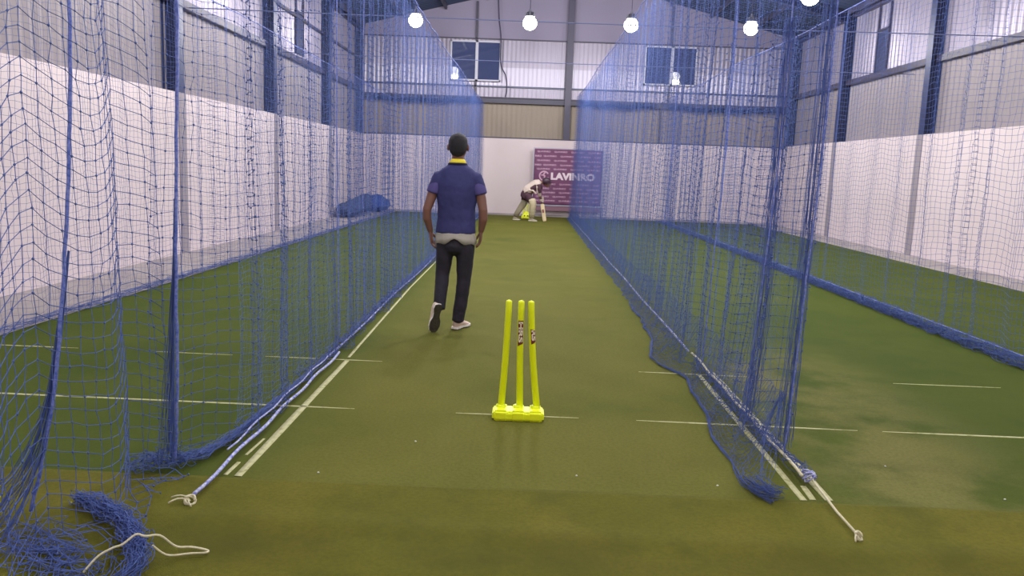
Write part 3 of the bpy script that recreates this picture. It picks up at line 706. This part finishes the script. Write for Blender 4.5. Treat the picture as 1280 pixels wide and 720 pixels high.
# ------------------------------------------------------------------ banner
t = thing('sponsor_banner', 'purple banner with repeated pale lettering, on a stand against the back wall', 'banner', (1.3, 21.4, 0))
bx0, bx1, bz0, bz1, by = .19, 2.38, .40, 2.17, 21.42
V, F = [], []; nx, nz = 60, 40
def bwave(x, z):
    return by+.012*math.sin(x*5+z*1.2)+.008*math.sin(z*7+x*2)+.03*math.exp(-((x-.7-(1.2-z)*.5)/.12)**2)*(z < 1.35)*(1.35-z)
for i in range(nx+1):
    for j in range(nz+1):
        x = bx0+(bx1-bx0)*i/nx; z = bz0+(bz1-bz0)*j/nz; V.append((x, bwave(x, z), z))
for i in range(nx):
    for j in range(nz): a = i*(nz+1)+j; F.append((a, a+nz+1, a+nz+2, a+1))
sh = link('sheet', np_mesh('sheet', V, F), M['banner'], t, True)
md = sh.modifiers.new('s', 'SOLIDIFY'); md.thickness = .004; md.offset = 1
def btext(txt, x, z, w, h, mt, bold):
    me = text_mesh(txt, .2, bold); bmt = bmesh.new(); bmt.from_mesh(me); bpy.data.meshes.remove(me)
    xs_ = [v.co.x for v in bmt.verts]; ys_ = [v.co.y for v in bmt.verts]; sx = w/(max(xs_)-min(xs_)); sy = h/(max(ys_)-min(ys_)); mx = min(xs_); my = (max(ys_)+min(ys_))/2
    for v in bmt.verts:
        X = x+(v.co.x-mx)*sx; Z = z+(v.co.y-my)*sy; v.co = Vector((X, bwave(X, Z)-.011, Z))
    return bmt
bmobj('lettering', btext('LAVINRO', .74, 1.31, 1.42, .235, None, .011), M['banner_big'], t)
bm = bmesh.new()   # round emblem: ring with a leaping curved stroke inside
def flat_ring(bm, cx, cz, r0, r1, a0=0, a1=2*PI, n=28):
    for k in range(n):
        u0, u1 = a0+(a1-a0)*k/n, a0+(a1-a0)*(k+1)/n; q = []
        for r_, u in ((r0, u0), (r1, u0), (r1, u1), (r0, u1)):
            X, Z = cx+r_*math.cos(u), cz+r_*math.sin(u); q.append(bm.verts.new((X, bwave(X, Z)-.010, Z)))
        bm.faces.new(q)
flat_ring(bm, .52, 1.31, .12, .165, .5, 6.0); flat_ring(bm, .47, 1.27, .05, .085, -.6, 2.2); flat_ring(bm, .56, 1.36, .03, .07, 1.5, 4.8)
bmobj('emblem', bm, M['banner_txt'], t)
rows = [2.08, 1.94, 1.80, 1.66, 1.53, 1.05, .91, .78, .65, .52]
bm = bmesh.new()
for k, z in enumerate(rows):
    off = -.28 if k % 2 else .06
    x = bx0+.03+off
    while x < bx1-.08:
        if x >= bx0+.01: txt, w, X = 'QLAVINRO', .42, x
        else: txt, w, X = 'INRO', .21, bx0+.02
        if X+w > bx1-.02: txt, w = ('QLAV', .21) if X+.21 < bx1-.02 else (None, 0)
        if txt: bmobj('small_lettering', btext(txt, X, z, w, .06, None, .006), M['banner_txt'], t)
        x += .54
bm.free(); bm = bmesh.new()
for a in ((bx0-.035, bx0-.008, bz0-.02, bz1+.03), (bx1+.008, bx1+.04, bz0-.02, bz1+.03), (bx0-.03, bx1+.04, bz1+.008, bz1+.03), (bx0-.03, bx1+.04, bz0-.05, bz0-.008)):
    box(bm, a[0], a[1], by-.012, by+.02, a[2], a[3], .005)
bmobj('frame', bm, M['white_frame'], t)
boxo('lower_strip', bx0+.02, bx1, by+.01, by+.02, .20, .345, mat('mauve_strip', srgb(140, 104, 120), .6), t)
for x in (bx0-.02, 1.6, bx1+.02):
    bm = bmesh.new(); cyl(bm, (x, by, .01), (x, by, .38), .014); box(bm, x-.02, x+.02, by-.16, by+.12, .0, .03, .005); bmobj('leg', bm, M['dark_steel'], t)

# ------------------------------------------------------------------ people
def remesh(o, v, sm=6):
    m = o.modifiers.new('r', 'REMESH'); m.mode = 'VOXEL'; m.voxel_size = v; m.use_smooth_shade = True
    s = o.modifiers.new('s', 'SMOOTH'); s.iterations = sm; s.factor = .5; return o
def hand(bm, w, d, side, fwd, s=1.0):
    """w wrist point, d finger direction, side thumb direction, fwd palm normal"""
    w, d, side, fwd = Vector(w), Vector(d).normalized(), Vector(side).normalized(), Vector(fwd).normalized()
    p = lambda a, b, c: w+d*a*s+side*b*s+fwd*c*s
    ref = fwd
    def tube(pts, rr): loft(bm, [(*q, r1*s, r2*s) for q, (r1, r2) in zip(pts, rr)], n=10, ref=ref)
    tube([p(-.01, 0, 0), p(.03, 0, 0), p(.07, 0, 0), p(.095, 0, .004)], [(.026, .02), (.036, .015), (.042, .014), (.038, .011)])
    for k, (off, ln) in enumerate(((.031, .070), (.011, .080), (-.010, .075), (-.029, .058))):
        tube([p(.085, off, .002), p(.085+ln*.4, off*1.08, .008), p(.085+ln*.75, off*1.1, .022), p(.085+ln*.95, off*1.1, .038)], [(.0088, .0088), (.0082, .0082), (.0075, .0075), (.006, .006)])
    tube([p(.02, .03, .004), p(.045, .052, .012), p(.075, .062, .022), p(.095, .06, .03)], [(.013, .012), (.011, .011), (.0095, .0095), (.007, .007)])
def shoe(t, heel, L, U, ln=.29, s=1, mt_=None):
    heel, L, U = Vector(heel), Vector(L).normalized(), Vector(U); U = (U-L*U.dot(L)).normalized(); W = L.cross(U)
    prof = [(0, .030, .085), (.04, .036, .10), (.09, .036, .105), (.13, .038, .088), (.18, .045, .066), (.23, .046, .052), (.27, .036, .042), (.292, .018, .03)]
    bm = bmesh.new(); loops = []
    for a, w, h in prof:
        c = heel+L*(a*ln/.29); ring = []
        for k in range(16):
            an = 2*PI*k/16; x = math.cos(an)*w*(1 if math.sin(an) < .2 else .86); z = .014+(math.sin(an)*.5+.5)*(h-.014)
            ring.append(bm.verts.new(c+W*x+U*z))
        loops.append(ring)
    for i in range(len(loops)-1):
        for k in range(16): bm.faces.new((loops[i][k], loops[i][(k+1) % 16], loops[i+1][(k+1) % 16], loops[i+1][k]))
    bm.faces.new(loops[0]); bm.faces.new(loops[-1][::-1])
    sh = bmobj('shoe', bm, mt_ or M['shoe'], t, True); ss = sh.modifiers.new('s', 'SUBSURF'); ss.levels = ss.render_levels = 1
    for nm, z0, z1, gr, mt in (('midsole', .008, .026, .004, M['sole_w']), ('outsole', 0, .009, .002, M['sole'])):
        bm = bmesh.new(); A, B = [], []
        out = [(-.006, .0), (0, .026), (.04, .037), (.09, .027), (.13, .028), (.18, .046), (.23, .048), (.275, .036), (.298, .012)]
        pts = [(a, w) for a, w in out]+[(a, -w) for a, w in out[::-1][:-1]]
        for a, w in pts:
            for Lz, z in ((A, z0), (B, z1)): Lz.append(bm.verts.new(heel+L*(a*ln/.29)+W*(w+math.copysign(gr, w))+U*z))
        n = len(pts)
        for k in range(n): bm.faces.new((A[k], A[(k+1) % n], B[(k+1) % n], B[k]))
        bm.faces.new(A[::-1]); bm.faces.new(B); bmobj(nm, bm, mt, sh)
    # laces
    bm = bmesh.new()
    for k in range(4):
        a = .12+k*.022; h = .093-k*.010
        p = [heel+L*(a*ln/.29)+W*w_+U*(h-abs(w_)*.35) for w_ in (-.024, 0, .024)]
        loft(bm, [(*q, .003, .003) for q in p], n=6, ref=U)
    bmobj('laces', bm, M['sole_w'], sh, True)
# ---- bowler walking away
bxm, bym = -.625, 2.5
t = thing('person', 'man in blue shirt with yellow collar and dark trousers, walking away', 'person', (bxm, bym, 0.0))
def W_(x, y, z): return (bxm+x, bym+y, z)
def rings(*a): return [(bxm+r[0], bym+r[1], r[2], r[3], r[4]) for r in a]
bm = bmesh.new()
loft(bm, rings((0, 0, .84, .13, .09), (0, 0, .92, .14, .095), (0, 0, 1.08, .13, .09), (0, 0, 1.24, .15, .10), (0, 0, 1.36, .155, .095), (0, 0, 1.43, .12, .075), (0, .0, 1.49, .07, .06)), horiz=True, n=24)
loft(bm, rings((0, -.01, 1.44, .062, .062), (0, 0, 1.50, .056, .058), (0, .012, 1.57, .055, .06), (0, .02, 1.62, .05, .055)), horiz=True, n=20)
# head
loft(bm, rings((0, .045, 1.552, .030, .038), (0, .035, 1.575, .052, .068), (0, .022, 1.615, .070, .088), (0, .012, 1.66, .079, .097), (0, .006, 1.70, .080, .098), (0, .0, 1.735, .070, .086), (0, .0, 1.76, .050, .062), (0, .0, 1.772, .024, .03)), horiz=True, n=28)
loft(bm, rings((0, .095, 1.70, .008, .010), (0, .112, 1.672, .011, .012), (0, .118, 1.652, .016, .013), (0, .10, 1.643, .014, .01)), n=10)   # nose
ball(bm, W_(0, .098, 1.618), .024, .012, .006); ball(bm, W_(0, .097, 1.608), .021, .012, .006)     # lips
ball(bm, W_(0, .092, 1.572), .020, .018, .014)                                                    # chin
for s in (-1, 1):
    ball(bm, W_(s*.030, .092, 1.688), .014, .010, .009)
    ball(bm, W_(s*.030, .095, 1.705), .020, .010, .005)
    ball(bm, W_(s*.088, -.004, 1.655), .010, .020, .032, Matrix.Rotation(s*.35, 4, 'Z'))
# arms
loft(bm, rings((-.145, 0, 1.39, .052, .052), (-.19, -.005, 1.32, .048, .05), (-.228, -.015, 1.21, .045, .043), (-.262, -.03, 1.10, .039, .038), (-.262, -.015, 1.02, .039, .036), (-.238, .02, .92, .028, .025), (-.232, .03, .895, .024, .021)), n=16)
hand(bm, W_(-.232, .032, .895), (.12, .15, -1), (.25, 1, .1), (1, -.15, .1))
loft(bm, rings((.145, 0, 1.39, .052, .052), (.185, -.005, 1.32, .048, .05), (.220, -.015, 1.21, .045, .043), (.240, -.03, 1.11, .040, .039), (.243, -.02, 1.03, .040, .037), (.228, .01, .935, .028, .026), (.224, .018, .915, .025, .022)), n=16)
hand(bm, W_(.224, .02, .915), (-.05, .25, -1), (-.2, 1, .1), (-1, -.15, .1))
# legs inside the trousers, down to the ankles
loft(bm, rings((.075, 0, .86, .08, .085), (.078, .02, .68, .07, .075), (.075, .03, .50, .048, .05), (.062, .03, .36, .047, .05), (.045, .05, .14, .033, .034), (.04, .055, .07, .032, .036)), n=14)
loft(bm, rings((-.075, 0, .86, .08, .085), (-.10, .02, .68, .07, .075), (-.115, .03, .52, .048, .05), (-.12, -.03, .40, .045, .05), (-.125, -.09, .27, .032, .034), (-.13, -.10, .20, .03, .034)), n=14)
remesh(bmobj('body', bm, M['skin'], t), .0055, 3)
# hair
bm = bmesh.new()
loft(bm, rings((0, -.050, 1.585, .046, .026), (0, -.045, 1.615, .070, .048), (0, -.026, 1.655, .083, .076), (0, -.010, 1.69, .086, .096), (0, -.003, 1.725, .083, .097), (0, 0, 1.757, .066, .080), (0, 0, 1.775, .038, .05), (0, 0, 1.782, .015, .02)), horiz=True, n=28)
remesh(bmobj('hair', bm, M['hair'], t), .008, 3)
# shirt
bm = bmesh.new()
loft(bm, rings((-.004, 0, .900, .184, .128), (-.002, 0, .94, .180, .124), (0, 0, 1.02, .172, .115), (0, 0, 1.12, .170, .115), (0, 0, 1.24, .184, .125), (0, 0, 1.32, .188, .122), (0, 0, 1.385, .186, .108), (0, -.003, 1.435, .174, .097), (0, -.003, 1.472, .138, .084), (0, -.003, 1.497, .095, .075), (0, -.003, 1.515, .076, .07), (0, -.003, 1.53, .064, .064)), horiz=True, n=32)
for s in (-1, 1):
    loft(bm, rings((s*.11, 0, 1.405, .062, .068), (s*.162, 0, 1.39, .064, .07), (s*.192, 0, 1.32, .060, .066), (s*.208, -.008, 1.262, .058, .062)), n=20)
sh = bmobj('shirt', bm, M['shirt'], t); remesh(sh, .009, 5)
tx = bpy.data.textures.new('folds', 'CLOUDS'); tx.noise_scale = .09
d = sh.modifiers.new('d', 'DISPLACE'); d.texture = tx; d.strength = .012; d.texture_coords = 'GLOBAL'
for s in (-1, 1):
    bm = bmesh.new(); loft(bm, rings((s*.178, 0, 1.345, .058, .066), (s*.197, -.004, 1.30, .0625, .069), (s*.212, -.008, 1.25, .062, .066)), n=24)
    remesh(bmobj('sleeve', bm, M['sleeve'], t), .009, 2)
bm = bmesh.new(); loft(bm, rings((0, -.005, 1.518, .080, .076), (0, .0, 1.538, .070, .071), (0, .004, 1.552, .062, .067)), horiz=True, n=28); bmobj('collar', bm, M['collar'], t, True)
bm = bmesh.new(); loft(bm, rings((0, -.006, 1.508, .090, .080), (0, -.006, 1.521, .080, .077)), horiz=True, n=28); bmobj('collar_band', bm, M['navy'], t, True)
# undershirt tail
bm = bmesh.new(); N_ = 40; V, F = [], []
for j, (z, k) in enumerate(((.915, .97), (.885, 1.0), (.85, 1.04), (.80, 1.06))):
    for i in range(N_):
        a = 2*PI*i/N_; zz = z+(.045*math.exp(-((a-1.5*PI)/.38)**2)+.008*math.sin(a*7) if j == 3 else 0)+(.018*math.exp(-((a-1.5*PI)/.38)**2) if j == 2 else 0)
        V.append((bxm-.002+.170*k*math.cos(a)*(1+.012*math.sin(a*9)*j), bym+.118*k*math.sin(a), zz))
for j in range(3):
    for i in range(N_): F.append((j*N_+i, j*N_+(i+1) % N_, (j+1)*N_+(i+1) % N_, (j+1)*N_+i))
u = link('undershirt', np_mesh('undershirt', V, F), M['undershirt'], t, True); md = u.modifiers.new('s', 'SOLIDIFY'); md.thickness = .006
# trousers
bm = bmesh.new()
loft(bm, rings((0, 0, .73, .13, .10), (-.005, 0, .78, .165, .118), (-.005, 0, .85, .164, .115), (-.003, 0, .91, .155, .105)), horiz=True, n=28)
loft(bm, rings((.085, 0, .82, .088, .105), (.088, .012, .70, .082, .095), (.086, .025, .58, .072, .08), (.080, .03, .48, .066, .07), (.068, .03, .34, .062, .066), (.050, .04, .20, .060, .066), (.036, .045, .085, .057, .066)), n=22)
loft(bm, rings((-.088, 0, .82, .088, .105), (-.098, .012, .70, .078, .092), (-.108, .025, .58, .068, .078), (-.115, .02, .50, .064, .07), (-.118, -.03, .40, .060, .064), (-.122, -.075, .30, .057, .06), (-.125, -.10, .215, .055, .058)), n=22)
tr = bmobj('trousers', bm, M['trousers'], t); remesh(tr, .009, 4)
d = tr.modifiers.new('d', 'DISPLACE'); d.texture = tx; d.strength = .014; d.texture_coords = 'GLOBAL'
shoe(t, W_(.005, .02, .002), (.42, 1, 0), (0, 0, 1), .27)
shoe(t, W_(-.118, -.185, .262), (-.20, .25, -1), (-.6, 1, .1), .27)

# ---- batter crouching at the far end
qx, qy = .0, 18.95
t = thing('person', 'batter in helmet and pale leg pads bending over before the far stumps', 'person', (.0, qy, 0))
bm = bmesh.new()
R2_ = lambda *a: [(r[0], qy+r[1], r[2], r[3], r[4]) for r in a]
loft(bm, R2_((-.04, 0, .74, .13, .13), (.02, 0, .84, .14, .15), (.14, 0, .96, .12, .16), (.27, 0, 1.06, .125, .18), (.37, 0, 1.12, .09, .14)), n=20)
loft(bm, R2_((.36, 0, 1.12, .055, .055), (.44, 0, 1.14, .055, .055), (.5, 0, 1.14, .05, .05)), n=14)
ball(bm, (.55, qy, 1.13), .11, .08, .105); ball(bm, (.60, qy, 1.055), .055, .055, .05); ball(bm, (.665, qy, 1.11), .02, .016, .018)
for s in (-1, 1):
    loft(bm, R2_((.32, s*.17, 1.08, .055, .055), (.33, s*.20, .96, .05, .05), (.35, s*.17, .82, .04, .04), (.39, s*.07, .70, .032, .032), (.41, s*.03, .65, .028, .028)), n=14)
    hand(bm, (.405, qy+s*.035, .67 if s > 0 else .61), (.35, -s*.4, -.4), (0, 0, 1), (.6, -s*.8, 0), .8)
loft(bm, R2_((-.0, -.08, .78, .10, .10), (.10, -.12, .62, .085, .085), (.17, -.14, .48, .06, .06), (.15, -.13, .3, .055, .055), (.13, -.12, .08, .04, .04)), n=14)
loft(bm, R2_((-.05, .10, .78, .10, .10), (-.06, .14, .62, .085, .085), (-.10, .16, .48, .06, .06), (-.22, .16, .3, .055, .055), (-.32, .16, .1, .04, .04)), n=14)
remesh(bmobj('body', bm, M['skin'], t), .010, 3)
bm = bmesh.new()
loft(bm, R2_((-.03, 0, .82, .155, .155), (.03, 0, .90, .16, .17), (.14, 0, .99, .145, .18), (.27, 0, 1.08, .145, .20), (.37, 0, 1.13, .10, .15)), n=24)
for s in (-1, 1): loft(bm, R2_((.31, s*.14, 1.09, .075, .075), (.315, s*.20, 1.0, .07, .07), (.34, s*.19, .86, .058, .058), (.37, s*.12, .75, .05, .05)), n=16)
remesh(bmobj('shirt', bm, M['bshirt'], t), .014, 3)
bm = bmesh.new()   # dark chest and side panels
loft(bm, R2_((.12, -.10, .93, .09, .10), (.25, -.13, 1.00, .10, .10), (.36, -.10, 1.04, .09, .10), (.40, -.06, .95, .06, .08)), n=18)
loft(bm, R2_((.33, -.19, 1.06, .078, .078), (.345, -.215, .95, .068, .068), (.36, -.19, .84, .06, .06)), n=16)
remesh(bmobj('shirt_panel', bm, M['bdark'], t), .014, 3)
bm = bmesh.new()   # pale stripe bands across the flank
loft(bm, R2_((-.08, -.14, .83, .03, .04), (.04, -.165, .90, .03, .03), (.16, -.18, .90, .028, .03), (.26, -.2, .80, .025, .03)), n=12)
bmobj('shirt_stripe', bm, M['bshirt'], t, True)
bm = bmesh.new()
loft(bm, R2_((-.10, 0, .66, .12, .14), (-.04, 0, .74, .165, .17), (.02, 0, .84, .15, .165)), n=20)
loft(bm, R2_((-.0, -.08, .76, .12, .11), (.10, -.12, .62, .10, .10), (.17, -.14, .48, .075, .075), (.15, -.13, .3, .07, .07), (.13, -.12, .10, .06, .06)), n=16)
loft(bm, R2_((-.05, .10, .76, .12, .11), (-.07, .14, .62, .10, .10), (-.10, .16, .48, .075, .075), (-.22, .16, .3, .07, .07), (-.32, .16, .12, .06, .06)), n=16)
remesh(bmobj('trousers', bm, M['bdark'], t), .014, 3)
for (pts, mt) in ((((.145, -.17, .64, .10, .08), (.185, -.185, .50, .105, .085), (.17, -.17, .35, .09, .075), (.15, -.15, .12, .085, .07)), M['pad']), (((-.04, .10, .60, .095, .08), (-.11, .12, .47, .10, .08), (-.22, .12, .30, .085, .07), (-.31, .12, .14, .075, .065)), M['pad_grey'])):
    bm = bmesh.new(); loft(bm, R2_(*pts), n=18, power=.75)
    for k in range(1, 8):
        u = k/8*(len(pts)-1); i = int(u); f = u-i; a, b = pts[i], pts[min(i+1, len(pts)-1)]
        c = [a[m_]+(b[m_]-a[m_])*f for m_ in range(5)]
        box(bm, c[0]-c[3]*1.03, c[0]+c[3]*1.03, qy+c[1]-c[4]*1.04, qy+c[1]+c[4]*.5, c[2]-.006, c[2]+.006, .003)
    bmobj('leg_pad', bm, mt, t, True)
bm = bmesh.new(); ball(bm, (.55, qy, 1.17), .135, .115, .115); box(bm, .60, .72, qy-.09, qy+.09, 1.13, 1.15, .008); bmobj('helmet', bm, M['helmet'], t, True)
bm = bmesh.new()
for k in range(5):
    z = 1.12-k*.028; p = [(.56+.13*math.cos(a), qy+.11*math.sin(a), z) for a in np.linspace(-1.5, 1.5, 9)]
    loft(bm, [(*q, .005, .005) for q in p], n=6, ref=(0, 0, 1))
bmobj('face_guard', bm, M['grille'], t, True)
for s, z in ((-1, .60), (1, .67)):
    bm = bmesh.new(); ball(bm, (.425, qy+s*.035, z+.01), .055, .055, .045)
    for k in range(4): ball(bm, (.465, qy+s*.03-.045, z+.035-k*.022), .03, .03, .011, seg=10)
    bmobj('glove', bm, M['bshirt'], t, True)
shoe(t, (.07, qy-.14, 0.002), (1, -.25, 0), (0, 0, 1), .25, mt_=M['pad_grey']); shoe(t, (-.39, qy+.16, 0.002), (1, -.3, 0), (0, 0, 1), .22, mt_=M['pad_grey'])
# bat
t = thing('cricket_bat', 'pale wooden cricket bat held upright with its toe on the turf by the batter', 'cricket bat', (.53, qy-.1, 0))
B0, B1 = Vector((.40, qy-.03, .78)), Vector((.545, qy-.12, .015)); D = (B1-B0).normalized(); U = Vector((0, 1, 0)); U = (U-D*U.dot(D)).normalized(); Wv = D.cross(U)
bm = bmesh.new(); LN = (B1-B0).length
def sec(a, w, th): return [bm.verts.new(B0+D*a*LN+Wv*x*w+U*y_*th) for x, y_ in ((-1, -.3), (-.9, -.5), (.9, -.5), (1, -.3), (.9, .1), (0, 1), (-.9, .1))]
sc_ = [sec(.33, .020, .018), sec(.38, .05, .022), sec(.42, .056, .026), sec(.75, .056, .036), (sec(.95, .056, .03)), sec(1.0, .045, .018)]
for a, b in zip(sc_, sc_[1:]):
    for k in range(7): bm.faces.new((a[k], a[(k+1) % 7], b[(k+1) % 7], b[k]))
bm.faces.new(sc_[0]); bm.faces.new(sc_[-1][::-1]); bl = bmobj('blade', bm, M['wood'], t)
bm = bmesh.new(); c = B0+D*LN*.62-U*.020
Mx = Matrix((( *Wv, 0), (*U, 0), (*D, 0), (0, 0, 0, 1))).transposed(); Mx.translation = c
box(bm, -.028, .022, -.004, .002, -.05, .05, 0, Mx); bmobj('sticker', bm, M['sticker'], bl)
bm = bmesh.new(); cyl(bm, B0, B0+D*LN*.36, .017, .016); bmobj('handle', bm, M['black'], t)

# ------------------------------------------------------------------ camera, world, view
f_px, pitch, yaw, roll, H, cx, cy = 1005.0, .1466, -.0145, .0371, 1.4837, .0034, -4.7347
fwd = Vector((math.sin(yaw)*math.cos(pitch), math.cos(yaw)*math.cos(pitch), -math.sin(pitch)))
r0 = Vector((math.cos(yaw), -math.sin(yaw), 0)); u0 = r0.cross(fwd)
rt = r0*math.cos(roll)+u0*math.sin(roll); up = -r0*math.sin(roll)+u0*math.cos(roll)
cam = bpy.data.cameras.new('camera'); co = bpy.data.objects.new('camera', cam); C.objects.link(co)
cam.sensor_width = 36; cam.lens = 36*f_px/1280; cam.clip_start = .05; cam.clip_end = 200
Mt = Matrix((( *rt, 0), (*up, 0), (*(-fwd), 0), (0, 0, 0, 1))).transposed(); Mt.translation = Vector((cx, cy, H)); co.matrix_world = Mt
S.camera = co
w = bpy.data.worlds.new('world'); S.world = w; w.use_nodes = True
w.node_tree.nodes['Background'].inputs[0].default_value = (.55, .65, .9, 1); w.node_tree.nodes['Background'].inputs[1].default_value = .05
vs_ = S.view_settings; vs_.view_transform = 'Standard'; vs_.look = 'None'; vs_.gamma = 1; vs_.use_curve_mapping = False; vs_.exposure = 0
